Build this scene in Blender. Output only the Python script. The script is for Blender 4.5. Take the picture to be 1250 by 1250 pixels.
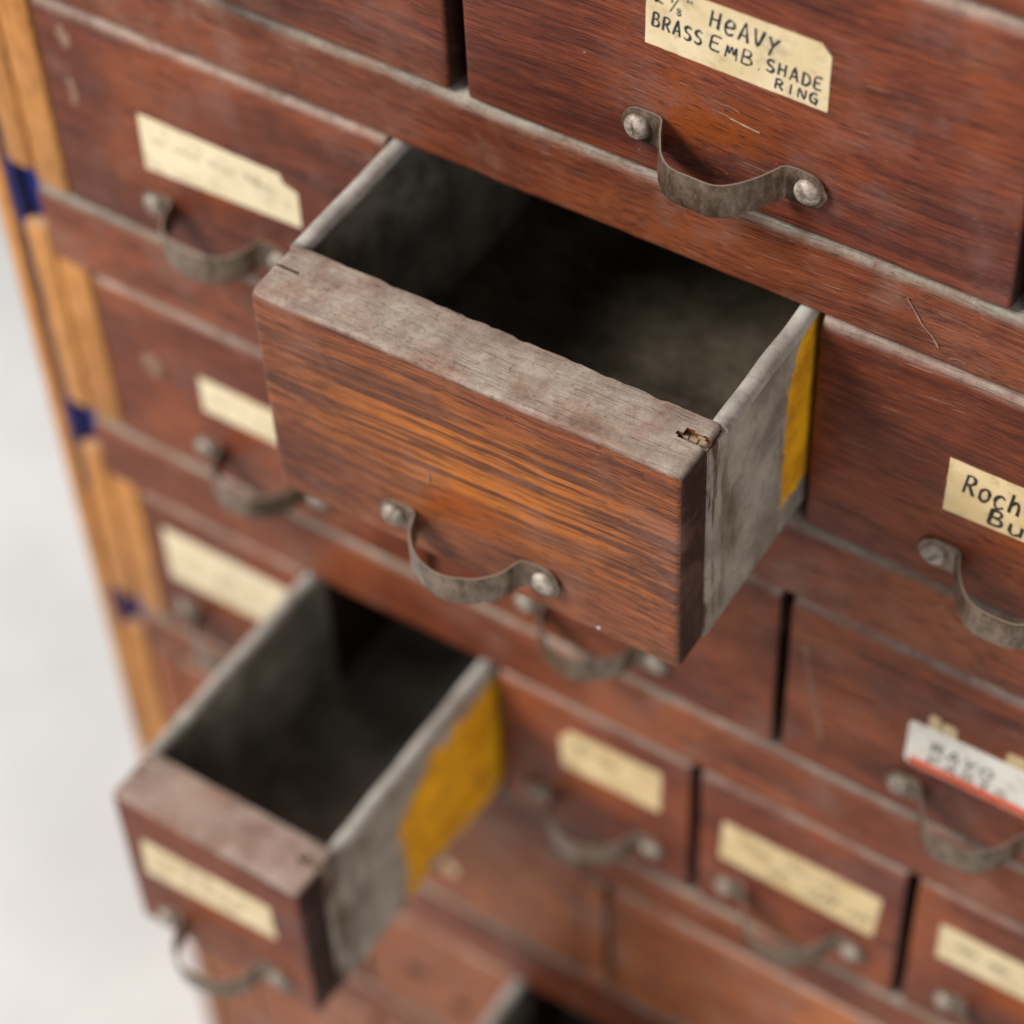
import bpy, bmesh, math, random
from mathutils import Vector, Matrix, noise
random.seed(7)
for o in list(bpy.data.objects): bpy.data.objects.remove(o)
S = bpy.context.scene
COL = S.collection
MM = 0.001

# ------------------------------------------------------------------ camera
cam = bpy.data.cameras.new('camera'); co = bpy.data.objects.new('camera', cam); COL.objects.link(co)
Rr = Vector((0.83771705, 0.54480952, -0.03758635))
Rd = Vector((0.39139283, -0.64696587, -0.6544057))
Rf = Vector((-0.38084354, 0.53349578, -0.75520888))
M = Matrix((Rr, -Rd, -Rf)).transposed().to_4x4()
M.translation = Vector((408.6647, -519.0544, 564.5709)) * MM
co.matrix_world = M
cam.sensor_width = 36; cam.lens = 36 * 3032.5075 / 1250
cam.clip_start = 0.02; cam.clip_end = 60
cam.dof.use_dof = True; cam.dof.focus_distance = 0.772; cam.dof.aperture_fstop = 4.95
S.camera = co
# ------------------------------------------------------------------ light
W = bpy.data.worlds.new('World'); S.world = W; W.use_nodes = True
W.node_tree.nodes['Background'].inputs[0].default_value = (0.93, 0.965, 1.0, 1)
W.node_tree.nodes['Background'].inputs[1].default_value = 0.275
def area(name, loc, target, size, power, col):
    l = bpy.data.lights.new(name, 'AREA'); l.shape = 'RECTANGLE'; l.size, l.size_y = size
    l.energy = power; l.color = col
    o = bpy.data.objects.new(name, l); COL.objects.link(o); o.location = loc
    o.rotation_euler = (Vector(target) - Vector(loc)).to_track_quat('-Z', 'Y').to_euler()
    return o
area('window_light', (-1.75, -1.55, 2.0), (0.0, 0.0, -0.15), (1.05, 1.15), 147, (1.0, 0.96, 0.90))
area('right_fill_light', (2.6, -1.9, 1.0), (0.1, 0.0, -0.2), (1.8, 1.8), 31, (1.0, 0.95, 0.88))  # added fill for right-facing sides, no source seen there
S.view_settings.view_transform = 'Standard'; S.view_settings.look = 'None'
S.view_settings.exposure = 0; S.view_settings.gamma = 1
S.render.engine = 'CYCLES'

# ------------------------------------------------------------------ materials
class NT:
    def __init__(s, name):
        s.m = bpy.data.materials.new(name); s.m.use_nodes = True
        s.t = s.m.node_tree; s.b = s.t.nodes['Principled BSDF']
    def n(s, typ, **kw):
        x = s.t.nodes.new(typ)
        for k, v in kw.items(): setattr(x, k, v)
        return x
    def put(s, inp, v):
        if isinstance(v, bpy.types.NodeSocket): s.t.links.new(v, inp)
        else: inp.default_value = v
    def math(s, op, a, b=0.0, c=0.0, clamp=False):
        x = s.n('ShaderNodeMath', operation=op, use_clamp=clamp)
        s.put(x.inputs[0], a); s.put(x.inputs[1], b)
        if op in ('MULTIPLY_ADD',): s.put(x.inputs[2], c)
        return x.outputs[0]
    def vm(s, op, a, b):
        x = s.n('ShaderNodeVectorMath', operation=op); s.put(x.inputs[0], a); s.put(x.inputs[1], b); return x.outputs[0]
    def ramp(s, f, lo, hi, a=0.0, b=1.0):
        x = s.n('ShaderNodeMapRange', interpolation_type='SMOOTHSTEP'); s.put(x.inputs[0], f)
        x.inputs[1].default_value = lo; x.inputs[2].default_value = hi; x.inputs[3].default_value = a; x.inputs[4].default_value = b
        return x.outputs[0]
    def mix(s, f, a, b):
        x = s.n('ShaderNodeMix', data_type='RGBA'); s.put(x.inputs[0], f)
        for i, v in ((6, a), (7, b)):
            s.put(x.inputs[i], v if isinstance(v, bpy.types.NodeSocket) else (*v, 1))
        return x.outputs[2]
    def noise(s, vec, scale, detail=2.0, rough=0.5, dist=0.0):
        x = s.n('ShaderNodeTexNoise'); s.put(x.inputs['Vector'], vec); x.inputs['Scale'].default_value = scale
        x.inputs['Detail'].default_value = detail; x.inputs['Roughness'].default_value = rough; x.inputs['Distortion'].default_value = dist
        return x.outputs[0]
    def coords(s):
        tc = s.n('ShaderNodeTexCoord').outputs['Object']
        oi = s.n('ShaderNodeObjectInfo').outputs['Random']
        r = s.n('ShaderNodeCombineXYZ'); s.put(r.inputs[0], s.math('MULTIPLY', oi, 7.3)); s.put(r.inputs[1], s.math('MULTIPLY', oi, 3.1)); s.put(r.inputs[2], s.math('MULTIPLY', oi, 5.7))
        return tc, s.vm('ADD', tc, r.outputs[0]), oi
    def xyz(s, v):
        x = s.n('ShaderNodeSeparateXYZ'); s.put(x.inputs[0], v); return x.outputs
    def bump(s, h, strength, dist):
        x = s.n('ShaderNodeBump'); x.inputs['Strength'].default_value = strength; x.inputs['Distance'].default_value = dist
        s.put(x.inputs['Height'], h); s.put(s.b.inputs['Normal'], x.outputs[0])
    def out(s, col, rough, metal=0.0, spec=0.5):
        s.put(s.b.inputs['Base Color'], col); s.put(s.b.inputs['Roughness'], rough); s.put(s.b.inputs['Metallic'], metal)
        s.b.inputs['Specular IOR Level'].default_value = spec
        return s.m

def wood(name, dark, mid, warm, stripe=0.0, dust=0.8, wear=None, grain=(1.0, 1.0, 1.0), haze=0.5, amber=None, along='x', hazecol=(0.19, 0.098, 0.082), endgrain_shade=0.95, scratch=0.0, dustcol=((0.33, 0.27, 0.23), (0.50, 0.42, 0.36))):
    t = NT(name); tc, v, rnd = t.coords()
    if along == 'z':
        mp = t.n('ShaderNodeMapping'); mp.inputs['Rotation'].default_value = (0, math.pi/2, 0); t.put(mp.inputs[0], v); v = mp.outputs[0]
    wob = t.n('ShaderNodeTexNoise'); t.put(wob.inputs['Vector'], v); wob.inputs['Scale'].default_value = 7; wob.inputs['Detail'].default_value = 1
    warp = t.vm('MULTIPLY', t.vm('SUBTRACT', wob.outputs[1], (0.5, 0.5, 0.5)), (0, 0.012, 0.02))
    v = t.vm('ADD', v, warp)
    def st(a, b, c): return t.vm('MULTIPLY', v, (a, b, c))
    g1 = t.noise(st(5, 150, 190), 1, 3, 0.6)            # broad figure along the board
    g2 = t.noise(st(22, 680, 680), 1, 4, 0.7)          # growth lines
    pore = t.noise(st(48, 2300, 2300), 1, 2, 0.6)       # short open pores
    scr = t.noise(st(40, 1700, 1500), 1.03, 2, 0.6)
    blot = t.noise(v, 16, 3, 0.6)
    blot2 = t.noise(t.vm('ADD', v, (3, 8, 1)), 38, 4, 0.65)
    fine = t.noise(v, 900, 2, 0.7)
    c = t.mix(t.ramp(g1, 0.3, 0.7), dark, mid)
    big = t.noise(t.vm('ADD', t.vm('MULTIPLY', v, (0.5, 1, 1)), (11, 2, 5)), 20, 4, 0.6)
    c = t.mix(t.math('MULTIPLY', t.ramp(big, 0.52, 0.74), 0.42), c, tuple(x * 0.55 for x in dark))
    c = t.mix(t.math('MULTIPLY', t.ramp(blot, 0.42, 0.68), 0.75), c, warm)
    c = t.mix(t.math('MULTIPLY', t.ramp(g2, 0.52, 0.72), 0.5 + 0.3 * stripe), c, tuple(x * 0.45 for x in dark))
    c = t.mix(t.math('MULTIPLY', t.ramp(g2, 0.46, 0.30), 0.30), c, warm)
    fib = t.noise(st(50, 1750, 1750), 1.0, 3, 0.75)       # fine fibre, dark and light
    c = t.mix(t.math('MULTIPLY', t.ramp(fib, 0.50, 0.68), 0.55), c, tuple(x * 0.42 for x in dark))
    c = t.mix(t.math('MULTIPLY', t.ramp(fib, 0.47, 0.32), 0.38), c, tuple(min(1, x * 1.35) for x in warm))
    if amber:
        x, y, z = t.xyz(tc)
        band = t.noise(t.vm('MULTIPLY', v, (3.4, 300, 390)), 1, 2.5, 0.5, 0.35)
        dz = t.math('ABSOLUTE', t.math('SUBTRACT', t.math('ADD', z, t.math('MULTIPLY', x, 0.03)), amber[1]))
        dx = t.math('ABSOLUTE', t.math('SUBTRACT', x, amber[0]))
        core = t.math('MULTIPLY', t.ramp(dz, 0.040, 0.004), t.ramp(dx, 0.105, 0.0))
        c = t.mix(t.math('MULTIPLY', core, 0.88), c, (0.58, 0.175, 0.020))
        lines = t.math('MULTIPLY', t.ramp(band, 0.495, 0.585), t.ramp(dz, 0.058, 0.012))
        c = t.mix(t.math('MULTIPLY', lines, 0.80), c, (0.070, 0.026, 0.020))
        lines2 = t.noise(t.vm('MULTIPLY', v, (5, 900, 850)), 1, 2, 0.5)
        c = t.mix(t.math('MULTIPLY', t.ramp(lines2, 0.5, 0.64), 0.6), c, (0.070, 0.026, 0.018))
    if wear:
        x, y, z = t.xyz(tc)
        ex = t.math('DIVIDE', t.math('SUBTRACT', x, wear[0]), wear[2]); ez = t.math('DIVIDE', t.math('SUBTRACT', z, wear[1]), wear[3])
        d = t.math('SQRT', t.math('ADD', t.math('MULTIPLY', ex, ex), t.math('MULTIPLY', ez, ez)))
        d = t.math('ADD', d, t.math('MULTIPLY', t.math('SUBTRACT', blot2, 0.5), 1.2))
        c = t.mix(t.math('MULTIPLY', t.ramp(d, 1.0, 0.25), 0.75), c, (0.33, 0.075, 0.010))
    c = t.mix(t.math('MULTIPLY', t.ramp(pore, 0.555, 0.655), 0.8), c, (0.022, 0.010, 0.009))
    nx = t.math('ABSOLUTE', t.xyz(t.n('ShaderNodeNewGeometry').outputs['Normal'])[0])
    c = t.mix(t.math('MULTIPLY', t.ramp(nx, 0.6, 0.9), endgrain_shade), c, (0.017, 0.009, 0.007))   # dark end grain, deepened further to paint in the ends' shade
    c = t.mix(t.math('MULTIPLY', t.ramp(rnd, 0.35, 1.0), 0.30), c, tuple(x * 0.6 for x in dark))    # boards differ
    # bloom on the old varnish in cloudy patches, with window sheen painted in
    hz = t.math('MULTIPLY', t.ramp(blot2, 0.47, 0.74), haze * 0.75)
    c = t.mix(hz, c, hazecol)
    sm = t.math('MULTIPLY', t.ramp(scr, 0.63 - 0.04 * scratch, 0.74 - 0.03 * scratch), t.ramp(blot, 0.38, 0.52))
    c = t.mix(t.math('MULTIPLY', sm, 0.45), c, (0.42, 0.215, 0.14))
    spk = t.ramp(t.noise(t.vm('MULTIPLY', v, (0.55, 1, 1)), 620, 3, 0.6), 0.70, 0.78)
    c = t.mix(t.math('MULTIPLY', spk, 0.5), c, (0.45, 0.36, 0.29))
    # dust settled on whatever faces up
    nz = t.xyz(t.n('ShaderNodeNewGeometry').outputs['Normal'])[2]
    du = t.math('MULTIPLY', t.ramp(nz, 0.10, 0.80), dust)
    pd = t.math('MULTIPLY', du, t.ramp(t.noise(v, 55, 5, 0.7), 0.25, 0.60, 0.35, 1.0))
    dcol = t.mix(t.ramp(t.noise(v, 75, 6, 0.72), 0.30, 0.72), *dustcol)
    dcol = t.mix(t.math('MULTIPLY', t.ramp(t.noise(v, 330, 4, 0.75), 0.55, 0.70), 0.65), dcol, (0.14, 0.105, 0.08))
    dcol = t.mix(t.math('MULTIPLY', t.ramp(fine, 0.52, 0.72), 0.5), dcol, (0.21, 0.165, 0.135))
    dcol = t.mix(t.math('MULTIPLY', t.ramp(pore, 0.57, 0.68), 0.4), dcol, (0.16, 0.11, 0.09))
    c = t.mix(pd, c, dcol)
    ro = t.math('ADD', t.math('MULTIPLY', pd, 0.4), t.math('ADD', t.math('MULTIPLY', blot2, 0.26), 0.30))
    ro = t.math('ADD', ro, t.math('MULTIPLY', fib, 0.12))
    h = t.math('SUBTRACT', t.math('ADD', t.math('MULTIPLY', fine, 0.35), t.math('MULTIPLY', g2, 0.25)), t.math('MULTIPLY', t.ramp(pore, 0.58, 0.7), 0.5))
    t.bump(h, 0.75, 0.0004)
    return t.out(c, ro, 0.0, 0.17)

D1, M1, W1 = (0.084, 0.0215, 0.0145), (0.215, 0.052, 0.0255), (0.335, 0.090, 0.030)
MAT = {}
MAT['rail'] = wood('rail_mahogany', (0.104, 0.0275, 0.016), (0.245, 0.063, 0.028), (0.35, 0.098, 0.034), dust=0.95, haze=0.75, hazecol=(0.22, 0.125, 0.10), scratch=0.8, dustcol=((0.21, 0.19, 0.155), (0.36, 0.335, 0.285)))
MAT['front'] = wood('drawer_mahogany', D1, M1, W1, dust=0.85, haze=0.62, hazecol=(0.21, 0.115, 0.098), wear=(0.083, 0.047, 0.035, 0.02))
MAT['front_shaded'] = wood('shaded_drawer_mahogany', (0.07, 0.0155, 0.009), (0.175, 0.036, 0.0145), (0.30, 0.068, 0.017), dust=0.8, haze=0.2, wear=(0.083, 0.045, 0.04, 0.022))  # darker copy with the open drawer's shade and lack of sheen painted in
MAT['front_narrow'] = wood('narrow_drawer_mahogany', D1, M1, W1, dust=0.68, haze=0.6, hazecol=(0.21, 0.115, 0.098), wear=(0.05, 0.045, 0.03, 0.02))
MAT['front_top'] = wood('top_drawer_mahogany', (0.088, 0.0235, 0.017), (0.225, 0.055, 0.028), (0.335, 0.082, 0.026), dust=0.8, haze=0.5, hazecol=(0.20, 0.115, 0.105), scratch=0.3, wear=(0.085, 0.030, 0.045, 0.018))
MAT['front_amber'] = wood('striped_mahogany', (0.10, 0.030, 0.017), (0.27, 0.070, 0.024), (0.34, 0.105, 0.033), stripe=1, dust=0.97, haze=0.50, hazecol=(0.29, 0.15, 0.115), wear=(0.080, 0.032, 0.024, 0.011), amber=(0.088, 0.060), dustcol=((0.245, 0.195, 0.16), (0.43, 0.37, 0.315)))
MAT['tan'] = wood('raw_pine_edge', (0.42, 0.165, 0.042), (0.60, 0.265, 0.075), (0.66, 0.31, 0.10), dust=0.4, haze=0.05, along='z', endgrain_shade=0)
MAT['front_dusty_lit'] = wood('dusty_lit_low_mahogany', (0.20, 0.062, 0.028), (0.40, 0.118, 0.045), (0.50, 0.165, 0.058), dust=0.85, haze=0.7, hazecol=(0.32, 0.20, 0.165))  # dust haze, plus floor-bounce brightness put into the wood colours
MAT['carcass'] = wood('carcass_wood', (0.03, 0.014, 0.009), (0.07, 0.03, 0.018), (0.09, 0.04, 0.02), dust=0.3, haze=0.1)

def mk_zinc(name, yellow=None, base=((0.25, 0.222, 0.182), (0.48, 0.44, 0.375)), grime=0.75):
    t = NT(name); tc, v, _ = t.coords()
    a = t.noise(v, 45, 5, 0.65); b = t.noise(t.vm('MULTIPLY', v, (90, 90, 25)), 1, 4, 0.7); f = t.noise(v, 600, 3, 0.7)
    c = t.mix(t.ramp(a, 0.32, 0.68), *base)
    c = t.mix(t.math('MULTIPLY', t.ramp(b, 0.5, 0.72), grime), c, (0.125, 0.088, 0.052))
    c = t.mix(t.math('MULTIPLY', t.ramp(f, 0.55, 0.75), 0.35), c, (0.45, 0.44, 0.41))
    xs, ys, zs = t.xyz(tc)
    stn = t.math('MULTIPLY', t.ramp(ys, 0.034, 0.019), t.ramp(t.noise(t.vm('MULTIPLY', v, (1, 240, 38)), 1, 3, 0.6), 0.46, 0.60))
    c = t.mix(t.math('MULTIPLY', stn, 0.85), c, (0.075, 0.036, 0.014))
    c = t.mix(t.math('MULTIPLY', t.ramp(t.noise(t.vm('MULTIPLY', v, (50, 170, 120)), 1, 5, 0.75), 0.52, 0.66), 0.5), c, (0.21, 0.16, 0.11))
    met = 0.25; ro = t.math('ADD', t.math('MULTIPLY', a, 0.3), 0.38)
    if yellow:
        x, y, z = t.xyz(tc)
        wv = t.math('MULTIPLY', t.math('SUBTRACT', t.noise(v, 42, 3, 0.6), 0.5), yellow[6])
        y0, y1, z0, z1, soft, slope, _ = yellow
        wv = t.math('ADD', wv, t.math('MULTIPLY', t.math('SUBTRACT', t.noise(t.vm('MULTIPLY', v, (1, 1, 0.35)), 330, 4, 0.7), 0.5), 0.012))
        y = t.math('SUBTRACT', y, t.math('MULTIPLY', t.math('MAXIMUM', t.math('SUBTRACT', z, z1 - 0.024), 0.0), slope))
        yy = t.math('ADD', y, wv); zz = t.math('ADD', z, t.math('MULTIPLY', wv, 1.3))
        m = t.math('MULTIPLY', t.ramp(yy, y0 - soft, y0 + soft), t.ramp(yy, y1 + soft, y1 - soft))
        m = t.math('MULTIPLY', m, t.math('MULTIPLY', t.ramp(zz, z0 - soft, z0 + soft), t.ramp(zz, z1 + soft, z1 - soft)))
        geo = t.xyz(t.n('ShaderNodeNewGeometry').outputs['Normal'])[0]
        m = t.math('MULTIPLY', m, t.ramp(geo, 0.4, 0.8))
        m = t.math('MULTIPLY', m, t.ramp(t.noise(t.vm('MULTIPLY', v, (1, 60, 260)), 1, 4, 0.75), 0.74, 0.62, 0.55, 1.0))
        yc = t.mix(t.ramp(t.noise(v, 55, 5, 0.7), 0.36, 0.66), (0.60, 0.25, 0.002), (0.95, 0.46, 0.0))
        c = t.mix(t.math('MULTIPLY', m, 0.96), c, yc)
        met = t.math('SUBTRACT', 0.25, t.math('MULTIPLY', m, 0.25))
    t.bump(t.math('ADD', t.math('MULTIPLY', a, 1.0), t.math('MULTIPLY', f, 0.15)), 0.5, 0.0006)
    return t.out(c, ro, met, 0.2)
MAT['zinc_A'] = mk_zinc('zinc_sheet_with_yellow_edge', (0.0685, 0.40, 0.014, 0.098, 0.0010, 0.55, 0.010))
MAT['zinc_B'] = mk_zinc('zinc_sheet_with_yellow_patch', (0.068, 0.30, 0.004, 0.080, 0.002, 0.9, 0.026), grime=0.75)
MAT['zinc'] = mk_zinc('zinc_sheet')
MAT['rim'] = mk_zinc('worn_zinc_rim', base=((0.34, 0.32, 0.285), (0.56, 0.54, 0.50)), grime=0.45)
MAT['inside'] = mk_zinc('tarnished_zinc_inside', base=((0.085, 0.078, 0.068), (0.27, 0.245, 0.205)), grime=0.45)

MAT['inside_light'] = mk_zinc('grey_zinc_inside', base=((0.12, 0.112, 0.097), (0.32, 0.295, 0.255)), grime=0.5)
MAT['inside_floor'] = mk_zinc('dark_brown_tray_bottom', base=((0.05, 0.041, 0.030), (0.125, 0.10, 0.070)), grime=0.5)  # darker and browner than the tray walls
t = NT('aged_iron'); tc, v, _ = t.coords()
a = t.noise(t.vm('MULTIPLY', v, (1, 1, 0.5)), 210, 6, 0.75); f = t.noise(v, 1100, 3, 0.7); b = t.noise(v, 60, 2, 0.5)
c = t.mix(t.ramp(a, 0.36, 0.66), (0.095, 0.062, 0.040), (0.235, 0.172, 0.122))
c = t.mix(t.math('MULTIPLY', t.ramp(b, 0.55, 0.75), 0.6), c, (0.14, 0.075, 0.04))
c = t.mix(t.math('MULTIPLY', t.ramp(f, 0.58, 0.72), 0.4), c, (0.42, 0.38, 0.34))
nz = t.xyz(t.n('ShaderNodeNewGeometry').outputs['Normal'])[2]
c = t.mix(t.math('MULTIPLY', t.ramp(nz, 0.45, 0.95), 0.75), c, (0.44, 0.385, 0.33))
t.bump(t.math('ADD', a, t.math('MULTIPLY', f, 0.4)), 0.45, 0.0003)
MAT['iron'] = t.out(c, t.math('ADD', t.math('MULTIPLY', a, 0.3), 0.20), 0.6, 0.5)
t = NT('screw_metal'); tc, v, _ = t.coords()
a = t.noise(v, 260, 4, 0.7)
c = t.mix(t.ramp(a, 0.36, 0.66), (0.16, 0.125, 0.098), (0.44, 0.38, 0.32)); t.bump(a, 0.3, 0.0003)
MAT['screw'] = t.out(c, t.math('ADD', t.math('MULTIPLY', a, 0.3), 0.42), 0.2, 0.35)

def paper(name, a_, b_):
    t = NT(name); tc, v, _ = t.coords()
    n1 = t.noise(v, 60, 5, 0.65); n2 = t.noise(v, 700, 2, 0.6); n3 = t.noise(v, 220, 3, 0.6)
    c = t.mix(t.ramp(n1, 0.32, 0.7), a_, b_)
    c = t.mix(t.math('MULTIPLY', t.ramp(n3, 0.60, 0.74), 0.45), c, (0.36, 0.25, 0.13))
    c = t.mix(t.math('MULTIPLY', t.ramp(t.noise(v, 95, 4, 0.7), 0.50, 0.70), 0.5), c, tuple(x * 0.58 for x in a_))
    t.bump(t.math('ADD', n2, t.math('MULTIPLY', n1, 2.0)), 0.25, 0.0003)
    return t.out(c, 0.75, 0, 0.25)
MAT['paper'] = paper('aged_cream_paper', (0.62, 0.49, 0.285), (0.75, 0.62, 0.41))
MAT['paper_tan'] = paper('yellowed_paper', (0.60, 0.44, 0.23), (0.72, 0.56, 0.33))
MAT['paper_white'] = paper('pale_cream_paper', (0.74, 0.62, 0.41), (0.83, 0.72, 0.51))
MAT['paper_plain'] = paper('white_gummed_paper', (0.84, 0.79, 0.71), (0.90, 0.86, 0.79))
def flat(name, col, rough=0.6, jitter=0.25):
    t = NT(name); tc, v, _ = t.coords(); n = t.noise(v, 300, 3, 0.6)
    c = t.mix(t.ramp(n, 0.3, 0.7), tuple(x * (1 - jitter) for x in col), tuple(min(1, x * (1 + jitter)) for x in col))
    return t.out(c, rough, 0, 0.3)
MAT['ink'] = flat('blue_black_ink', (0.026, 0.030, 0.045), 0.6, 0.5)
MAT['ink_black'] = flat('black_ink', (0.018, 0.016, 0.016), 0.6, 0.5)
MAT['ink_faint'] = flat('faded_ink', (0.36, 0.27, 0.16), 0.7, 0.2)
MAT['ink_soft'] = flat('faded_brown_ink', (0.13, 0.10, 0.065), 0.7, 0.3)
MAT['red'] = flat('red_border_print', (0.72, 0.105, 0.035), 0.6, 0.1)
MAT['blue'] = flat('dark_blue_paint', (0.004, 0.014, 0.14), 0.55, 0.5)
MAT['slate'] = flat('blue_grey_paint', (0.040, 0.036, 0.075), 0.6, 0.4)
MAT['scuff'] = flat('pale_scuff', (0.40, 0.30, 0.24), 0.8, 0.25)
MAT['scuff_soft'] = flat('dull_scuff', (0.245, 0.14, 0.10), 0.8, 0.25)
MAT['hole'] = flat('dirty_hole', (0.02, 0.014, 0.010), 0.9, 0.3)
MAT['chip'] = flat('splintered_wood', (0.23, 0.165, 0.105), 0.85, 0.5)
t = NT('pale_floor'); tc, v, _ = t.coords()
n1 = t.noise(v, 2.2, 5, 0.6); n2 = t.noise(v, 25, 4, 0.6)
c = t.mix(t.ramp(n1, 0.3, 0.7), (0.63, 0.635, 0.64), (0.80, 0.80, 0.80)); c = t.mix(t.math('MULTIPLY', t.ramp(n2, 0.5, 0.75), 0.25), c, (0.60, 0.595, 0.59))
MAT['floor'] = t.out(c, 0.7, 0, 0.3)

# ------------------------------------------------------------------ mesh helpers (all in millimetres, converted once)
def finish(name, bm, mats, parent=None, sharp=32, loc=None):
    bmesh.ops.remove_doubles(bm, verts=bm.verts, dist=0.0005)
    bmesh.ops.recalc_face_normals(bm, faces=bm.faces)
    for e in bm.edges:
        if len(e.link_faces) == 2 and e.calc_face_angle(0) > math.radians(sharp): e.smooth = False
    for f in bm.faces: f.smooth = True
    bmesh.ops.scale(bm, vec=(MM, MM, MM), verts=bm.verts)
    me = bpy.data.meshes.new(name); bm.to_mesh(me); bm.free()
    for m in (mats if isinstance(mats, (list, tuple)) else [mats]): me.materials.append(MAT[m])
    return link(name, me, parent, loc)
def link(name, me, parent=None, loc=None):
    o = bpy.data.objects.new(name, me); COL.objects.link(o)
    if parent: o.parent = parent
    if loc: o.location = Vector(loc) * MM
    return o
def tag(o, label, cat, group=None):
    o['label'] = label; o['category'] = cat
    if group: o['group'] = group
    return o
def empty(name, loc):
    o = bpy.data.objects.new(name, None); COL.objects.link(o); o.location = Vector(loc) * MM; o.empty_display_size = 0.02
    return o
def box(bm, a, b, mi=0):
    vs = [bm.verts.new((x, y, z)) for x in (a[0], b[0]) for y in (a[1], b[1]) for z in (a[2], b[2])]
    for q in ((0, 1, 3, 2), (4, 6, 7, 5), (0, 4, 5, 1), (2, 3, 7, 6), (0, 2, 6, 4), (1, 5, 7, 3)):
        bm.faces.new([vs[i] for i in q]).material_index = mi
def bevel_box(bm, a, b, r=0.8, seg=2):
    before = set(bm.edges); box(bm, a, b)
    bmesh.ops.bevel(bm, geom=[e for e in bm.edges if e not in before], offset=r, segments=seg, profile=0.5, affect='EDGES')
def profile(T, h, rft, rfb, rbt=0.8, rbb=0.5):
    pts = []
    def arc(cy, cz, r, a0, a1, n=5):
        for i in range(n + 1):
            a = math.radians(a0 + (a1 - a0) * i / n); pts.append((cy + r * math.cos(a), cz + r * math.sin(a)))
    arc(rfb, rfb, rfb, 270, 180, 3)
    for i in range(1, 7): pts.append((0, rfb + (h - rft - rfb) * i / 7))
    arc(rft, h - rft, rft, 180, 90, 6)
    for i in range(1, 4): pts.append((rft + (T - rbt - rft) * i / 4, h))
    arc(T - rbt, h - rbt, rbt, 90, 0, 2)
    arc(T - rbb, rbb, rbb, 0, -90, 2)
    return pts
def board(bm, w, T, h, rft=3.0, rfb=1.0, rend=2.0, seed=0.0, wob=0.22, step=4.0, x0=0.0, chip=0.0):
    """A hand-worked board: rounded section lofted along x, worn a little unevenly."""
    P = profile(T, h, rft, rfb)
    n = max(6, int(w / step)); xs = []
    for e in (0, 0.12, 0.35, 0.65): xs.append((e * rend, rend - math.sqrt(max(0, rend**2 - (rend - e * rend)**2))))
    for i in range(n + 1): xs.append((rend + (w - 2 * rend) * i / n, 0))
    for e in (0.65, 0.35, 0.12, 0): xs.append((w - e * rend, rend - math.sqrt(max(0, rend**2 - (rend - e * rend)**2))))
    rings = []
    for x, d in xs:
        ring = []
        for (y, z) in P:
            yy = (y - T / 2) * (1 - 2 * d / T) + T / 2; zz = (z - h / 2) * (1 - 2 * d / h) + h / 2
            q = Vector((x * 0.09 + seed, y * 0.25, z * 0.11 + seed))
            yy += wob * noise.noise(q) ; zz += wob * noise.noise(q + Vector((9, 4, 2)))
            if y < rft + 1 and z > h - rft - 1:      # worn arris
                k = wob * 1.6 * max(0, noise.noise(Vector((x * 0.25 + seed, 3, 1)))); yy += k; zz -= k
            if chip and y > T - 1.2 and z > h - 1.2:
                k = chip * max(0, noise.noise(Vector((x * 0.16 + seed, 7, 5))) + 0.5 * noise.noise(Vector((x * 0.5 + seed, 2, 5)))); yy -= k * 1.3; zz -= k * 0.6
            ring.append(bm.verts.new((x0 + x, yy, zz)))
        rings.append(ring)
    m = len(P)
    for a, b in zip(rings[:-1], rings[1:]):
        for i in range(m): bm.faces.new((a[i], a[(i + 1) % m], b[(i + 1) % m], b[i]))
    bm.faces.new(rings[0]); bm.faces.new(rings[-1])
def tube(bm, pts, rx, rz, seg=14, squash=1.0):
    rings = []
    for (x, y, z) in pts:
        rings.append([bm.verts.new((x + rx * math.cos(2 * math.pi * k / seg), y, z + rz * math.sin(2 * math.pi * k / seg))) for k in range(seg)])
    for a, b in zip(rings[:-1], rings[1:]):
        for k in range(seg): bm.faces.new((a[k], a[(k + 1) % seg], b[(k + 1) % seg], b[k]))
    bm.faces.new(rings[0]); bm.faces.new(rings[-1])

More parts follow.
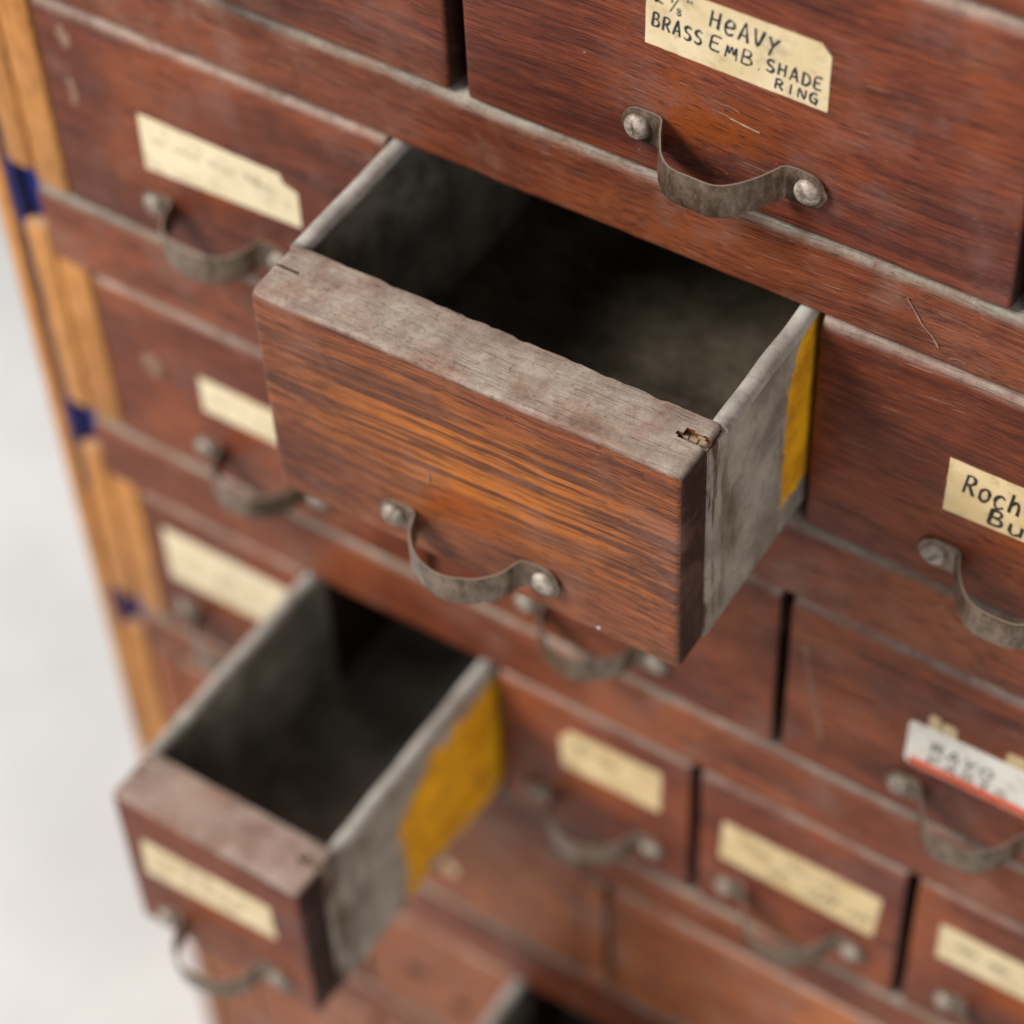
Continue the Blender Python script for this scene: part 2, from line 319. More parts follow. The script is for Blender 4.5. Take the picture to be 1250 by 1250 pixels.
# ------------------------------------------------------------------ pull handle (shared meshes)
def catmull(P, n):
    out = []
    for i in range(len(P) - 1):
        p0 = P[max(0, i - 1)]; p1 = P[i]; p2 = P[i + 1]; p3 = P[min(len(P) - 1, i + 2)]
        for k in range(n):
            u = k / n
            out.append(tuple(0.5 * (2 * b + (c - a) * u + (2 * a - 5 * b + 4 * c - d) * u * u + (3 * b - a - 3 * c + d) * u**3) for a, b, c, d in zip(p0, p1, p2, p3)))
    out.append(P[-1]); return out
def strap_mesh(seed):
    r = random.Random(seed); j = lambda s: r.uniform(-s, s)
    half = [(-36.5, -0.9), (-35.8, -0.9), (-34, -0.9), (-29, -0.8), (-24.5, -0.8), (-21.8, -1.7), (-20.2, -4.6), (-18.6 + j(.9), -9.2), (-14.2 + j(1.1), -15.4 + j(.8)), (-7.6, -19.4 + j(.8))]
    full = half + [(j(.5), -20.8 + j(.6))] + [(-x + j(.4), y + j(.3)) for x, y in reversed(half)]
    path = catmull(full, 6); bm = bmesh.new(); th = 1.35
    L = [0]
    for a, b in zip(path[:-1], path[1:]): L.append(L[-1] + math.hypot(b[0] - a[0], b[1] - a[1]))
    tot = L[-1]; rows = []
    cs = [-1, -0.82, -0.4, 0, 0.4, 0.82, 1]
    for i, (x, y) in enumerate(path):
        a = path[max(0, i - 1)]; b = path[min(len(path) - 1, i + 1)]
        tx, ty = b[0] - a[0], b[1] - a[1]; l = math.hypot(tx, ty) or 1; nx, ny = ty / l, -tx / l   # outward (-y)
        e = min(L[i], tot - L[i]); hw = 6.5
        if e < 6.5: hw = max(0.9, 6.5 * math.sqrt(max(0, 1 - ((6.5 - e) / 6.5)**2)))
        hw += 0.18 * noise.noise(Vector((x * 0.2 + seed, y * 0.2, 1)))
        row = []
        for side in (1, -1):
            for c in (cs if side == 1 else cs[::-1]):
                t_ = th / 2 * (0.45 if abs(c) == 1 else 1.0)
                row.append(bm.verts.new((x + nx * t_ * side, y + ny * t_ * side, c * hw)))
        rows.append(row)
    m = len(rows[0])
    for a, b in zip(rows[:-1], rows[1:]):
        for k in range(m): bm.faces.new((a[k], a[(k + 1) % m], b[(k + 1) % m], b[k]))
    bm.faces.new(rows[0]); bm.faces.new(rows[-1])
    bmesh.ops.recalc_face_normals(bm, faces=bm.faces)
    for f in bm.faces: f.smooth = True
    for e in bm.edges:
        if len(e.link_faces) == 2 and e.calc_face_angle(0) > math.radians(50): e.smooth = False
    bmesh.ops.scale(bm, vec=(MM,) * 3, verts=bm.verts)
    me = bpy.data.meshes.new('strap'); bm.to_mesh(me); bm.free(); me.materials.append(MAT['iron']); return me
def screw_mesh():
    bm = bmesh.new(); R, H, nr, ns = 4.6, 3.1, 16, 48; rings = []
    for i in range(nr + 1):
        a = math.pi / 2 * i / nr; r = R * math.sin(a); hh = H * math.cos(a) ** 0.8
        ring = []
        for k in range(ns):
            x, z = r * math.cos(2 * math.pi * k / ns), r * math.sin(2 * math.pi * k / ns)
            d = hh
            if abs(z) < 0.42: d = max(0, min(hh, H * 0.72))
            ring.append(bm.verts.new((x, -d, z)))
        rings.append(ring)
    for a, b in zip(rings[:-1], rings[1:]):
        for k in range(ns): bm.faces.new((a[k], a[(k + 1) % ns], b[(k + 1) % ns], b[k]))
    bmesh.ops.remove_doubles(bm, verts=bm.verts, dist=0.001)
    bmesh.ops.recalc_face_normals(bm, faces=bm.faces)
    for f in bm.faces: f.smooth = True
    bmesh.ops.scale(bm, vec=(MM,) * 3, verts=bm.verts)
    me = bpy.data.meshes.new('screw'); bm.to_mesh(me); bm.free(); me.materials.append(MAT['screw']); return me
STRAPS = [strap_mesh(s) for s in (1, 2, 3, 4, 5, 6, 7)]; SCREW = screw_mesh()
hcount = [0]
def handle(parent, cx, z, y=0.0, tilt=0.0):
    i = hcount[0]; hcount[0] += 1
    h = link('handle', STRAPS[i % 7], parent, (cx, y, z)); h.rotation_euler = (0, math.radians(tilt + random.uniform(-2, 2)), 0)
    for s in (-1, 1):
        k = link('screw', SCREW, h, (s * 30.4, -1.5, random.uniform(-.3, .3))); k.rotation_euler = (0, random.uniform(0, 3.1), 0)
    return h

# ------------------------------------------------------------------ paper labels and lettering
GL = {  # strokes in a unit box (x 0..1, y 0..1)
 '2': [[(0, .75), (.15, .97), (.5, 1), (.75, .8), (.6, .45), (0, .02), (.3, .1), (.9, 0)]],
 '1': [[(.3, .75), (.55, 1), (.5, 0)]],
 '8': [[(.5, .55), (.15, .75), (.5, 1), (.85, .78), (.5, .52), (.1, .25), (.5, 0), (.9, .25), (.5, .55)]],
 '/': [[(0, 0), (1, 1)]], '"': [[(.2, 1), (.15, .7)], [(.75, 1), (.7, .72)]], '.': [[(.3, .06), (.42, .04)]],
 'H': [[(.1, 1), (.05, 0)], [(.85, 1), (.8, 0)], [(.08, .5), (.82, .52)]],
 'e': [[(.1, .42), (.85, .5), (.8, .78), (.45, .88), (.1, .6), (.12, .2), (.45, 0), (.9, .14)]],
 'A': [[(0, 0), (.42, 1), (.55, .98), (.9, 0)], [(.14, .36), (.82, .36)]],
 'V': [[(0, 1), (.42, .02), (.9, 1)]],
 'Y': [[(0, 1), (.4, .5)], [(.95, 1), (.45, .5), (.2, -.12)]],
 'B': [[(.1, 1), (.05, 0)], [(.05, .98), (.6, .98), (.75, .75), (.5, .54), (.12, .52)], [(.12, .52), (.75, .46), (.9, .2), (.6, .02), (.0, .02)]],
 'R': [[(.1, 1), (.05, 0)], [(.05, .97), (.6, 1), (.85, .78), (.55, .54), (.1, .5)], [(.4, .5), (.95, 0)]],
 'S': [[(.9, .88), (.5, 1), (.12, .82), (.25, .58), (.72, .44), (.85, .2), (.5, 0), (.02, .12)]],
 'E': [[(.9, 1), (.15, .96), (.05, .5), (.1, .04), (.9, .02)], [(.08, .52), (.7, .54)]],
 'm': [[(.02, 0), (.08, .82), (.3, .3), (.48, .82), (.7, .3), (.85, .86), (.98, 0)]],
 'D': [[(.12, 1), (.08, 0)], [(.02, .98), (.6, .92), (.92, .5), (.6, .06), (.02, .02)]],
 'I': [[(.5, 1), (.48, 0)]], 'N': [[(.05, 0), (.1, 1), (.8, .02), (.9, 1)]],
 'G': [[(.9, .85), (.5, 1), (.08, .6), (.2, .12), (.6, 0), (.9, .2), (.88, .45), (.5, .45)], [(.9, .3), (.8, -.2)]],
 'o': [[(.5, .7), (.12, .5), (.15, .12), (.5, 0), (.88, .2), (.85, .58), (.5, .7)]],
 'c': [[(.9, .58), (.5, .7), (.1, .45), (.2, .08), (.55, 0), (.95, .14)]],
 'h': [[(.1, 1.05), (.08, 0)], [(.1, .4), (.45, .66), (.8, .5), (.85, 0)]],
 'u': [[(.08, .68), (.1, .15), (.45, 0), (.8, .2)], [(.85, .7), (.85, 0)]],
 'r': [[(.1, .66), (.1, 0)], [(.1, .4), (.5, .66), (.9, .58)]],
 'O': [[(.5, 1), (.1, .75), (.08, .25), (.5, 0), (.9, .3), (.88, .75), (.5, 1)]],
 'P': [[(.1, 1), (.05, 0)], [(.05, .97), (.65, 1), (.85, .75), (.55, .5), (.1, .48)]],
 'T': [[(0, .98), (.95, 1)], [(.5, 1), (.46, 0)]],
}
def ribbon(bm, pts, wd, y):
    pts = catmull(pts, 4) if len(pts) > 2 else pts
    L, Rt = [], []
    for i, p in enumerate(pts):
        a = pts[max(0, i - 1)]; b = pts[min(len(pts) - 1, i + 1)]
        tx, tz = b[0] - a[0], b[1] - a[1]; l = math.hypot(tx, tz) or 1
        k = wd / 2 * (0.95 + 0.55 * noise.noise(Vector((p[0] * .9, p[1] * .9, wd * 5))))
        L.append(bm.verts.new((p[0] - tz / l * k, y, p[1] + tx / l * k))); Rt.append(bm.verts.new((p[0] + tz / l * k, y, p[1] - tx / l * k)))
    for i in range(len(pts) - 1): bm.faces.new((L[i], Rt[i], Rt[i + 1], L[i + 1]))
ink_layer = [0]
def write(bm, text, p0, p1, hgt, wd, y, gap=0.28, slant=0.06, jit=0.06):
    """one line of handwriting from p0 to p1 (baseline, mm)"""
    d = Vector((p1[0] - p0[0], p1[1] - p0[1])); n = len(text); adv = d.length / n; ux = d.normalized(); uz = Vector((-ux.y, ux.x))
    for i, ch in enumerate(text):
        if ch not in GL: continue
        o = Vector(p0) + ux * (adv * i) + uz * random.uniform(-jit, jit) * hgt
        sw = adv * (1 - gap)
        for s in GL[ch]:
            ink_layer[0] = (ink_layer[0] + 1) % 9
            ribbon(bm, [tuple(o + ux * (q[0] * sw + q[1] * slant * hgt) + uz * q[1] * hgt) for q in s], wd, y - 0.004 * ink_layer[0])
def paper_label(parent, pts, mat='paper', y=0.0, lines=(), ink='ink', scrib=(), curl=0.0, th=0.22, y_off=0.0):
    """flat paper glued to a drawer front; pts = outline (x, z) in drawer mm"""
    bm = bmesh.new()
    dense = []
    for a, b in zip(pts, pts[1:] + pts[:1]):
        n = max(1, int(math.hypot(b[0] - a[0], b[1] - a[1]) / 2.5))
        for k in range(n):
            x = a[0] + (b[0] - a[0]) * k / n; z = a[1] + (b[1] - a[1]) * k / n
            j = 0.0 if k == 0 else 0.22
            dense.append((x + j * noise.noise(Vector((x * .7, z * .7, 1))), z + j * noise.noise(Vector((x * .7, z * .7, 5)))))
    f = [bm.verts.new((x, y - th, z)) for x, z in dense]; g = [bm.verts.new((x, y + 0.15, z)) for x, z in dense]
    bm.faces.new(f)
    for i in range(len(f)): bm.faces.new((f[i], g[i], g[(i + 1) % len(g)], f[(i + 1) % len(f)]))
    o = finish('paper_label', bm, mat, parent)
    if lines or scrib:
        bm = bmesh.new()
        for (text, p0, p1, hgt, wd) in lines: write(bm, text, p0, p1, hgt, wd, y - th - 0.03)
        for (p0, p1, hgt, wd, seed) in scrib:
            r = random.Random(seed); n = int(math.hypot(p1[0] - p0[0], p1[1] - p0[1]) / (hgt * 0.55)); k = 0
            while k < n:
                m = r.randint(2, 5); pts_ = []
                for q in range(m * 2):
                    u = min(1, (k + q / 2) / n); pts_.append((p0[0] + (p1[0] - p0[0]) * u, p0[1] + (p1[1] - p0[1]) * u + (hgt * r.uniform(.55, 1) if q % 2 else hgt * r.uniform(0, .2))))
                ribbon(bm, pts_, wd, y - th - 0.03 - 0.004 * (k % 5)); k += m + 1
        me_parent = o
        b = bm
        finish_flat('lettering', b, ink, me_parent)
    return o
def finish_flat(name, bm, mat, parent):
    bmesh.ops.scale(bm, vec=(MM,) * 3, verts=bm.verts)
    for f in bm.faces:
        f.normal_update()
        if f.normal.y > 0: f.normal_flip()
    me = bpy.data.meshes.new(name); bm.to_mesh(me); bm.free(); me.materials.append(MAT[mat]); return link(name, me, parent)
def rect(x0, x1, z0, z1, sk=0.0): return [(x0, z0), (x1, z0 + sk), (x1, z1 + sk), (x0, z1)]
def mark(parent, pts, wd, mat, y, name='scuff_mark', loops=1):
    bm = bmesh.new(); ribbon(bm, pts, wd, y); return finish_flat(name, bm, mat, parent)
def blotch(parent, cx, cz, rx, rz, mat, y, seed, name='scuff_mark', th=0.06):
    bm = bmesh.new(); n = 26; vs = []
    for k in range(n):
        a = 2 * math.pi * k / n; q = 1 + 0.55 * noise.noise(Vector((math.cos(a) * 1.7 + seed, math.sin(a) * 1.7, seed)))
        vs.append(bm.verts.new((cx + rx * q * math.cos(a), y, cz + rz * q * math.sin(a))))
    bm.faces.new(vs); return finish_flat(name, bm, mat, parent)

# ------------------------------------------------------------------ setting: the floor
bm = bmesh.new(); FZ = -1080.0
vs = [bm.verts.new(p) for p in ((-9000, -6000, FZ), (9000, -6000, FZ), (9000, 12000, FZ), (-9000, 12000, FZ))]; bm.faces.new(vs)
fl = finish('floor', bm, 'floor'); fl['kind'] = 'structure'

# ------------------------------------------------------------------ the cabinet
XL, XR = -172.0, 328.0
cab = empty('drawer_cabinet', (0, 0, FZ))
tag(cab, 'old mahogany hardware cabinet with raw pine left edge and many small drawers', 'cabinet')
CO = (0, 0, -FZ)          # children carry world millimetres
RAILS = [(139, 172), (1, 33), (-143.5, -102.8), (-280, -241), (-405, -377.5), (-540, -498), (-676, -640), (-812, -776)]
for i, (a, b) in enumerate(RAILS):
    bm = bmesh.new(); board(bm, XR + 22 - (-190.0), 20, b - a, rft=6.2, rfb=2.6, rend=1.0, seed=i * 11.3, wob=0.35, step=5)
    r = finish('rail', bm, 'rail', cab, loc=(-190, 0, a - FZ))
    if i == 1:
        mark(r, [(382.7, 23), (386.7, 17.2), (388.5, 14.5), (390.5, 12.7), (393, 10.4), (395, 7.1)], 0.7, 'scuff_soft', -0.42, 'scratch')
        mark(r, [(399, 4.5), (402, 5.6), (404.7, 5.0)], 0.5, 'scuff_soft', -0.42, 'scratch')
    bm = bmesh.new(); box(bm, (XL, 20.5, b - 7 - FZ), (XR, 330, b - 1.2 - FZ)); finish('shelf', bm, 'carcass', cab)
    bm = bmesh.new(); box(bm, (XL, 20.5, a + 0.5 - FZ), (XR, 330, b - 7.5 - FZ)); finish('shelf_core', bm, 'carcass', cab)
def partition(x, zi, w=4.0, y0=12.0, mat='carcass', name='partition'):
    a = RAILS[zi][1]; b = RAILS[zi - 1][0]; bm = bmesh.new(); box(bm, (x - w / 2, y0, a + 0.2 - FZ), (x + w / 2, 329, b - 0.2 - FZ)); return finish(name, bm, mat, cab)
for x in (26.0, 228.6): partition(x, 1)
for x in (-5.2, 165.0): partition(x, 2, 1.2, 34)
for x in (-5.0, 158.6): partition(x, 3)
for zi in (4, 6, 7):
    for x in (-77, 22.8, 123, 223): partition(x, zi, 2.0)
# dusty upright of the fifth row
bm = bmesh.new(); bevel_box(bm, (66.0, -2.4, RAILS[5][1] - FZ + 0.3), (79.6, 20, RAILS[4][0] - FZ - 0.3), 1.5); finish('upright', bm, 'front_dusty_lit', cab)
# left stile: outer strip, blue groove, inner strips broken by blue notches
TOP = 172
def strip(x0, x1, z0, z1, y0=0.0, y1=20.0, name='edge_strip', mat='tan', r=1.2):
    bm = bmesh.new(); bevel_box(bm, (x0, y0, 0), (x1, y1, z1 - z0), r); return finish(name, bm, mat, cab, loc=(0, 0, z0 - FZ))
strip(-216, -207.6, -560, TOP, -0.6); strip(-216, -207.6, -860, -560.4, -0.6, mat='front_dusty_lit')
strip(-207.4, -203.4, -300, TOP, 1.6, 19.5, 'groove_lining', 'slate', 0.1)
strip(-207.4, -203.4, -860, -300.4, 1.4, 19.5, 'groove_lining', 'tan', 0.1)
notch = [(-129, -97), (-266, -238), (-398, -373)]
zs = TOP
for (a, b) in notch + [(-560, -560)]:
    strip(-203.2, -190.8, b, zs, 0.3, 20, r=1.4)
    if a != b: strip(-207.3, -203.5, a - 4, b + 1, 1.2, 19, 'notch_lining', 'blue', 0.1)
    if a != b: strip(-203.2, -190.6, a + 0.3, b - 0.3, 5.5, 20, 'notch_lining', 'blue', 0.1)
    zs = a
strip(-203.2, -190.8, -860, -560.4, 0.3, 20, r=1.4, mat='front_dusty_lit')
for i in range(len(RAILS) - 1):
    strip(-189.8, -173.0, RAILS[i + 1][1] + 0.4, RAILS[i][0] - 0.4, 1.0, 20, r=1.6, mat='tan' if i < 4 else 'front_dusty_lit')
# right stile, sides, back, top, base
strip(351, 380, -860, TOP, 0.0, 20, 'stile', 'rail')
bm = bmesh.new(); box(bm, (-215.5, 20.2, 0), (-196, 332, TOP - FZ)); finish('side_panel', bm, 'tan', cab)
bm = bmesh.new(); box(bm, (352, 20.2, 0), (379.5, 332, TOP - FZ)); finish('side_panel', bm, 'rail', cab)
bm = bmesh.new(); box(bm, (-195.8, 330.5, 0), (351.8, 340, TOP - FZ)); finish('back_panel', bm, 'carcass', cab)
bm = bmesh.new(); bevel_box(bm, (-222, -8, TOP - FZ + 0.3), (386, 342, TOP - FZ + 24), 3); finish('cabinet_top', bm, 'rail', cab)
bm = bmesh.new(); bevel_box(bm, (-189.5, 1, 4), (350.5, 20, -812.5 - FZ), 1.5); finish('base_board', bm, 'rail', cab)
bm = bmesh.new(); bevel_box(bm, (-216, 0, 0), (-190, 20, -860.5 - FZ), 1.5); finish('corner_foot', bm, 'tan', cab)
bm = bmesh.new(); bevel_box(bm, (351, 0, 0), (380, 20, -860.5 - FZ), 1.5); finish('corner_foot', bm, 'rail', cab)

# ------------------------------------------------------------------ drawers
T = 26.0
seedc = [0]
def closed(x0, x1, zi, label, mat='front', group=None, hz=18.0, hcx=None, inset=0.9, rft=7.0, has_handle=True, sk=0.0):
    """one shut drawer of row zi (between rail zi and the rail above)"""
    seedc[0] += 1; sd = seedc[0] * 3.7
    zb = RAILS[zi][1] + 0.6; zt = RAILS[zi - 1][0] - 1.0
    d = empty('drawer', (x0, inset + random.uniform(-.4, .4), zb)); tag(d, label, 'drawer', group)
    bm = bmesh.new(); board(bm, x1 - x0, T, zt - zb, rft=rft, rfb=1.0, rend=2.0, seed=sd); finish('drawer_front', bm, mat, d)
    bm = bmesh.new(); w = x1 - x0
    box(bm, (3, T + .3, 1.5), (3.8, 225, zt - zb - 3)); box(bm, (w - 3.8, T + .3, 1.5), (w - 3, 225, zt - zb - 3)); box(bm, (4, T + .3, .6), (w - 4, 225, 1.3)); box(bm, (4, 225.2, .6), (w - 4, 226, zt - zb - 3))
    finish('metal_tray', bm, 'zinc', d)
    if has_handle: handle(d, (w / 2 if hcx is None else hcx - x0), hz, 0, sk)
    return d, (lambda X, Z: (X - x0, Z - zb))

def opened(x0, x1, zt, h, out, label, mat, zinc, hz, depth=235, yaw=0.0, pitch=0.0, rim_w=6.6, kerf=True, floor='inside_floor', back='inside', wall='inside'):
    """drawer pulled out by 'out' mm: wooden front, zinc tray with rolled rims"""
    seedc[0] += 1; w = x1 - x0
    d = empty('drawer', (x0, -out, zt - h)); tag(d, label, 'drawer', 'drawers standing open')
    d.rotation_euler = (math.radians(pitch), 0, math.radians(yaw))
    bm = bmesh.new(); board(bm, w, T, h, rft=2.6, rfb=1.4, rend=2.4, seed=5.1 + seedc[0], wob=0.3, step=2.0, chip=0.8)
    f = finish('drawer_front', bm, mat, d)
    if kerf:
        bm = bmesh.new()
        box(bm, (-3, 14.2, h - 7), (10.3, 15.3, h + 3)); box(bm, (w - 10, 14.2, h - 8), (w + 3, 15.2, h + 3))
        # splintered pocket behind the right saw cut
        for (xx, ww, dd, zz) in ((-11.0, 2.1, 1.1, 3.0), (-8.95, 3.0, 3.6, 2.4), (-6.0, 3.3, 2.9, 1.9), (-2.75, 6.0, 3.2, 2.6)):
            box(bm, (w + xx, 15.0, h - zz), (w + xx + ww, 15.3 + dd, h + 3))
        bmesh.ops.scale(bm, vec=(MM,) * 3, verts=bm.verts); me = bpy.data.meshes.new('c'); bm.to_mesh(me); bm.free()
        cu = bpy.data.objects.new('c', me); COL.objects.link(cu); cu.matrix_world = Matrix()
        f2 = bpy.data.objects.new('f2', f.data); COL.objects.link(f2)
        mo = f2.modifiers.new('b', 'BOOLEAN'); mo.operation = 'DIFFERENCE'; mo.object = cu; mo.solver = 'EXACT'; mo.use_self = True
        bpy.context.view_layer.update()
        nm = bpy.data.meshes.new_from_object(f2.evaluated_get(bpy.context.evaluated_depsgraph_get()))
        nm.name = 'drawer_front'
        if len(nm.polygons) > 100: f.data = nm
        bpy.data.objects.remove(f2); bpy.data.objects.remove(cu)
        bm = bmesh.new()
        for (xx, yy, ww, dd, zz, tp) in ((-9.2, 16.2, 2.2, 1.1, 3, -1.3), (-6.6, 15.6, 3.0, 1.6, 3, -0.7), (-3.4, 15.9, 2.6, 1.9, 3, -1.0), (-4.6, 17.6, 2.8, 0.8, 3, -0.4)):
            bevel_box(bm, (w + xx, yy, h - zz), (w + xx + ww, yy + dd, h + tp), 0.3, 1)
        finish('splinter', bm, 'chip', f)
    # zinc side sheets, outside the wood end behind the saw cut
    rz = h - 3.1
    for side in (0, 1):
        xo = -0.7 if side == 0 else w + 0.7; xi = xo + (0.9 if side == 0 else -0.9)
        bm = bmesh.new(); ny, nz = 30, 10
        def sheet(x, flip, mi):
            g = []
            for i in range(ny + 1):
                col = []
                for k in range(nz + 1):
                    yy = 15.6 + (depth - 15.6) * i / ny; zz = 1.0 + (rz - 1.0) * k / nz
                    bow = 0.5 * noise.noise(Vector((yy * .02, zz * .03, side * 5 + 1.3))) * min(1, max(0, (yy - 30) / 20))
                    col.append(bm.verts.new((x + bow, yy, zz)))
                g.append(col)
            for i in range(ny):
                for k in range(nz):
                    bm.faces.new((g[i][k], g[i + 1][k], g[i + 1][k + 1], g[i][k + 1])).material_index = mi
            return g
        A = sheet(xo, 0, 0); B = sheet(xi, 1, 1)
        for i in range(ny):
            bm.faces.new((A[i][0], A[i + 1][0], B[i + 1][0], B[i][0])); bm.faces.new((A[i][nz], A[i + 1][nz], B[i + 1][nz], B[i][nz]))
        for k in range(nz):
            bm.faces.new((A[0][k], A[0][k + 1], B[0][k + 1], B[0][k])); bm.faces.new((A[ny][k], A[ny][k + 1], B[ny][k + 1], B[ny][k]))
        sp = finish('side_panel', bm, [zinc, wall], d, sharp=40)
        if side == 1: sp['label'] = 'grey zinc side with yellow paint near the cabinet'
        bm = bmesh.new(); pts = []; cx = (rim_w / 2 - 1.7) if side == 0 else (w - rim_w / 2 + 1.7)
        for i in range(41):
            yy = T - 0.2 + (depth - T) * i / 40
            pts.append((cx + 0.35 * noise.noise(Vector((yy * .06, side, 2))), yy, h - 3.1 - 0.2 + 0.3 * noise.noise(Vector((yy * .05, side + 4, 2)))))
        tube(bm, pts, rim_w / 2, 3.1, 16); finish('rim', bm, 'rim', d, sharp=60)
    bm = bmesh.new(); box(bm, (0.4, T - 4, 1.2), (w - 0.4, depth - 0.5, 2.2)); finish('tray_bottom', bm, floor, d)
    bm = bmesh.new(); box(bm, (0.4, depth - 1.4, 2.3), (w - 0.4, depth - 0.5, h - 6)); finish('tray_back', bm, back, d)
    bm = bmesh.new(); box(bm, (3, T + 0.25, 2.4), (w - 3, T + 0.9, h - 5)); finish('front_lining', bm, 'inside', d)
    if hz is not None: handle(d, w / 2, hz, 0)
    return d, (lambda X, Z: (X - x0, Z - (zt - h)))

G1, G2, G3, G4 = 'wide drawers of the top row', 'shut drawers of the second row', 'drawers of the third row', 'shut narrow drawers of the fourth row'
# row one
d, q = closed(-171.5, 22.4, 1, 'dark drawer cut by the top edge, left of the black gap', 'front_top', G1, hcx=-77, hz=23)
d, q = closed(29.0, 226.0, 1, 'wide drawer with cream label reading HEAVY BRASS EMB. SHADE RING', 'front_top', G1, hcx=126.4)
P = lambda X, Z: q(X, Z)
lab = [q(97.8, 84.4), q(160.6, 83.2), q(160.8, 104.0), q(157.4, 107.6), q(112, 108.2), q(98.3, 107.8)]
bl = lambda X, Z: q(X, Z)
paper_label(d, lab, 'paper', lines=[
    ('2', bl(101.2, 101.2), bl(105.6, 101.2), 4.6, .75), ('1', bl(106.6, 102.6), bl(108, 102.6), 2.8, .55), ('/', bl(106.4, 99.4), bl(110, 99.4), 5.6, .5), ('8', bl(108.6, 99.0), bl(111.0, 99.0), 2.6, .5), ('"', bl(112.0, 102.2), bl(115.2, 102.2), 3.6, .65),
    ('HeAVY', bl(120.0, 98.8), bl(144.6, 97.2), 6.4, .92),
    ('BRASS', bl(100.2, 91.6), bl(118.6, 91.0), 5.2, .92), ('EmB', bl(120.2, 90.8), bl(136.4, 89.6), 5.6, .74), ('.', bl(136.4, 89.6), bl(139.4, 89.6), 5, 1.0), ('SHADE', bl(139.6, 90.6), bl(159.6, 90.6), 4.6, .85),
    ('RING', bl(142.8, 85.2), bl(158.2, 84.9), 3.8, .82)], ink='ink')
mark(d, [q(122, 72), q(125, 71.6), q(128, 71.7), q(131.6, 70.9)], 0.45, 'scuff_soft', -0.3, 'scratch'); mark(d, [q(128, 67.4), q(133, 66.6), q(138.6, 66.0)], 0.55, 'scuff', -0.3, 'scratch')
mark(d, [q(122, 68.4), q(125, 68.0), q(128.5, 67.6)], 0.5, 'scuff_soft', -0.3, 'scratch')
closed(231.2, 327, 1, 'drawer just past the dark gap at the upper right edge', 'front_top', G1, hz=18)
# row two
d, q = closed(-171.2, -7.6, 2, 'shut drawer with blank-looking cream label beside the pine edge', 'front', G2, hcx=-93.5)
paper_label(d, [q(-126, -66.2), q(-51, -62.6), q(-51.0, -45.6), q(-57.0, -43.6), q(-58.6, -39.6), q(-125.2, -39.0)], 'paper_white', scrib=[(q(-121, -52), q(-62, -50.5), 5, .5, 3)], ink='ink_faint')
blotch(d, *q(-156, -14.5), 3.6, 5, 'scuff_soft', -0.32, 2.2); blotch(d, *q(-156.5, -15), 1.8, 2.8, 'scuff_soft', -0.36, 4.1); blotch(d, *q(-157, -42), 2.2, 7, 'scuff_soft', -0.3, 7.7)
dA, qA = opened(-2.6, 161.0, 0.4, 97.2, 83.8, 'central drawer pulled out, amber striped front, no label, dusty top edge', 'front_amber', 'zinc_A', 15.8, yaw=0.8, pitch=0.55)
blotch(dA, 132.5, 3.5, .7, .6, 'paper_plain', -0.42, 3.0, 'paint_fleck')
mark(dA, [(67.2, 45.5), (66.8, 41.5), (66.4, 38.8)], 0.6, 'scuff_soft', -0.4, 'scratch')
d, q = closed(163.0, 327, 2, 'shut drawer right of the open one, yellowed label lettered Roch and Bu', 'front_shaded', G2, hz=15.2, hcx=243.6)
paper_label(d, [q(213.4, -64.4), q(278, -63.0), q(278, -38.6), q(226, -39.2), q(213.6, -39.0)], 'paper_tan', lines=[('Roch', q(219.4, -52.6), q(241.0, -53.6), 9.0, 1.3), ('Bu', q(229.4, -62.2), q(244.0, -62.8), 7.4, 1.3)], ink='ink_black')
# row three
d, q = closed(-171.6, -7.2, 3, 'shut drawer with half-hidden cream label, behind left end of central drawer', 'front', G3, hcx=-91.5)
paper_label(d, rect(*q(-119.8, 0)[:1], *q(-52, 0)[:1], q(0, -199)[1], q(0, -179)[1]), 'paper_white', scrib=[(q(-114, -191), q(-66, -191), 5, .6, 5)], ink='ink_faint')
blotch(d, *q(-146, -184), 5, 7, 'scuff_soft', -0.3, 1.7)
closed(-3.4, 156.4, 3, 'shut drawer without label, directly below the central open drawer', 'front', G3, hcx=73.4)
d, q = closed(160.6, 327, 3, 'shut drawer with white red-bordered label lettered RAYO PARTS', 'front', G3, hcx=243.0)
def rr(x0, x1, z0, z1, r):
    o = []
    for cx, cz, a0 in ((x1 - r, z0 + r, 270), (x1 - r, z1 - r, 0), (x0 + r, z1 - r, 90), (x0 + r, z0 + r, 180)):
        for k in range(5): a = math.radians(a0 + k * 22.5); o.append((cx + r * math.cos(a), cz + r * math.sin(a)))
    return o
for (a, b, c_, e) in ((220.0, 224.6, -186, -174.4), (225.4, 231.2, -186, -176.0), (251, 262, -186, -175.5)):
    paper_label(d, rr(q(a, 0)[0], q(b, 0)[0], q(0, c_)[1], q(0, e)[1], 2.0), 'paper_tan')
pl = paper_label(d, rr(q(212.6, 0)[0], q(284, 0)[0], q(0, -208.6)[1], q(0, -182.4)[1], 3), 'paper_plain', y=-0.25, lines=[('RAYO', q(222.6, -196.0), q(249.0, -196.4), 5.8, 1.0), ('PARTS', q(221.8, -203.6), q(256, -204.4), 4.8, .9)], ink='ink_black')
bm = bmesh.new(); x0_, z0_ = q(213.2, -208.2); x1_, _ = q(283.4, 0); box(bm, (x0_ + 1.2, -0.56, z0_), (x1_, -0.46, z0_ + 4.4)); finish('red_border', bm, 'red', pl)
mark(d, [q(168, -168), q(169.5, -177), q(171.6, -190), q(175, -205), q(178, -222)], 1.5, 'scuff_soft', -0.3, 'scratch')
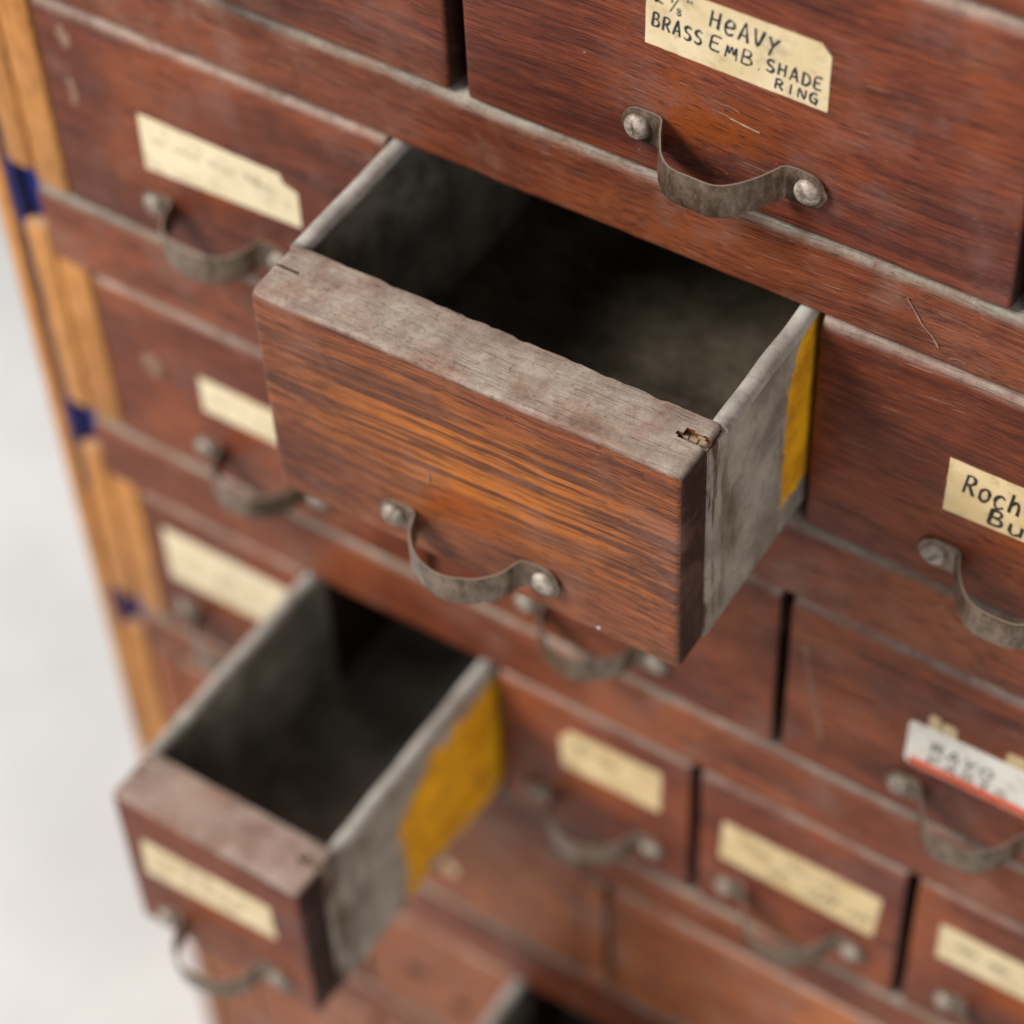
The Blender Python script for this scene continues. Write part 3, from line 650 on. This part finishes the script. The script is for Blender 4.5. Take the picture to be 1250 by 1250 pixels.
# row four
d, q = closed(-171.6, -79.4, 4, 'narrow drawer with pale wide label, leftmost of the fourth row', 'front_narrow', G4, hz=21)
paper_label(d, rect(q(-161.5, 0)[0], q(-86, 0)[0], q(0, -336)[1], q(0, -301)[1]), 'paper_white', scrib=[(q(-154, -314), q(-96, -314), 5, .6, 8), (q(-154, -326), q(-100, -326), 5, .6, 9)], ink='ink_faint')
dB, qB = opened(-76.9, 19.4, -281.6, 94.0, 136.5, 'narrow drawer pulled far out at lower left, cream label, yellow painted side', 'front_narrow', 'zinc_B', 15.5, depth=240, kerf=True, rim_w=6.4, floor='inside_light', back='front_dusty_lit', wall='inside_light')
paper_label(dB, [qB(-66.8, -333), qB(3.4, -327.5), qB(2.6, -303.4), qB(-65.2, -306.6)], 'paper', scrib=[(qB(-60, -316), qB(-6, -314), 5, .6, 12), (qB(-60, -326), qB(-14, -323), 5, .6, 13)], ink='ink_soft')
d, q = closed(25.0, 121.0, 4, 'narrow drawer with torn tan label, in the shade of the lower open drawer', 'front_narrow', G4, hz=20)
paper_label(d, [q(57, -328.5), q(106.4, -327), q(106.6, -298.5), q(61, -300.2), q(56, -308)], 'paper_tan', scrib=[(q(63, -312), q(90, -313), 6, 1.0, 15)], ink='ink_soft')
d, q = closed(125.2, 220.8, 4, 'narrow drawer with long two-line cream label below the white red-bordered one', 'front_narrow', G4, hz=20.5, hcx=171)
paper_label(d, [q(136, -337), q(209.2, -339.2), q(211.4, -309.4), q(137.2, -309.8)], 'paper_tan', scrib=[(q(145, -322), q(190, -321), 6, .8, 17), (q(160, -332), q(206, -333), 7, 1.1, 18)], ink='ink_soft')
d, q = closed(225.2, 326, 4, 'narrow drawer with small cream label in the lower right corner', 'front_narrow', G4, hz=20, hcx=276)
paper_label(d, rect(q(237.6, 0)[0], q(304, 0)[0], q(0, -329)[1], q(0, -305)[1]), 'paper', scrib=[(q(246, -318), q(270, -319), 6, 1.0, 21)], ink='ink_soft')
# row five: two plain wide drawers either side of the upright
d, q = closed(-171.4, 65.6, 5, 'plain wide drawer with a scrap of paper, under the lower open drawer', 'front_dusty_lit', 'plain drawers of the fifth row', has_handle=False)
blotch(d, *q(-11, -466), 5, 5, 'paper', -0.35, 2.9, 'paper_scrap')
closed(79.8, 326.5, 5, 'plain wide drawer right of the dusty upright at the bottom', 'front_dusty_lit', 'plain drawers of the fifth row', has_handle=False)
# row six
closed(-171.4, -79.2, 6, 'shut narrow drawer at bottom left, low beside the pine edge', 'front_dusty_lit', 'low shut drawers', has_handle=False)
d, q = closed(-75.0, 20.6, 6, 'worn narrow drawer with two dark holes, left of the bottommost open drawer', 'front_dusty_lit', 'low shut drawers', has_handle=False)
for (X, Z) in ((-43, -592), (-15, -604)): blotch(d, *q(X, Z), 5, 5, 'hole', -0.3, X, 'screw_hole')
opened(23.0, 120.6, -541.4, 92, 108, 'drawer mostly out of frame at the bottom, only grey rim and dark inside showing', 'front_narrow', 'zinc', 16, depth=230, kerf=False, floor='inside')
for i, (a, b) in enumerate(((-171.4, -79.2), (-75.0, 20.6))):
    closed(a, b, 7, ('lowest drawer beside the pine edge at the bottom of the picture', 'lowest drawer second from the pine edge')[i], 'front_dusty_lit', 'lowest drawers', has_handle=False)
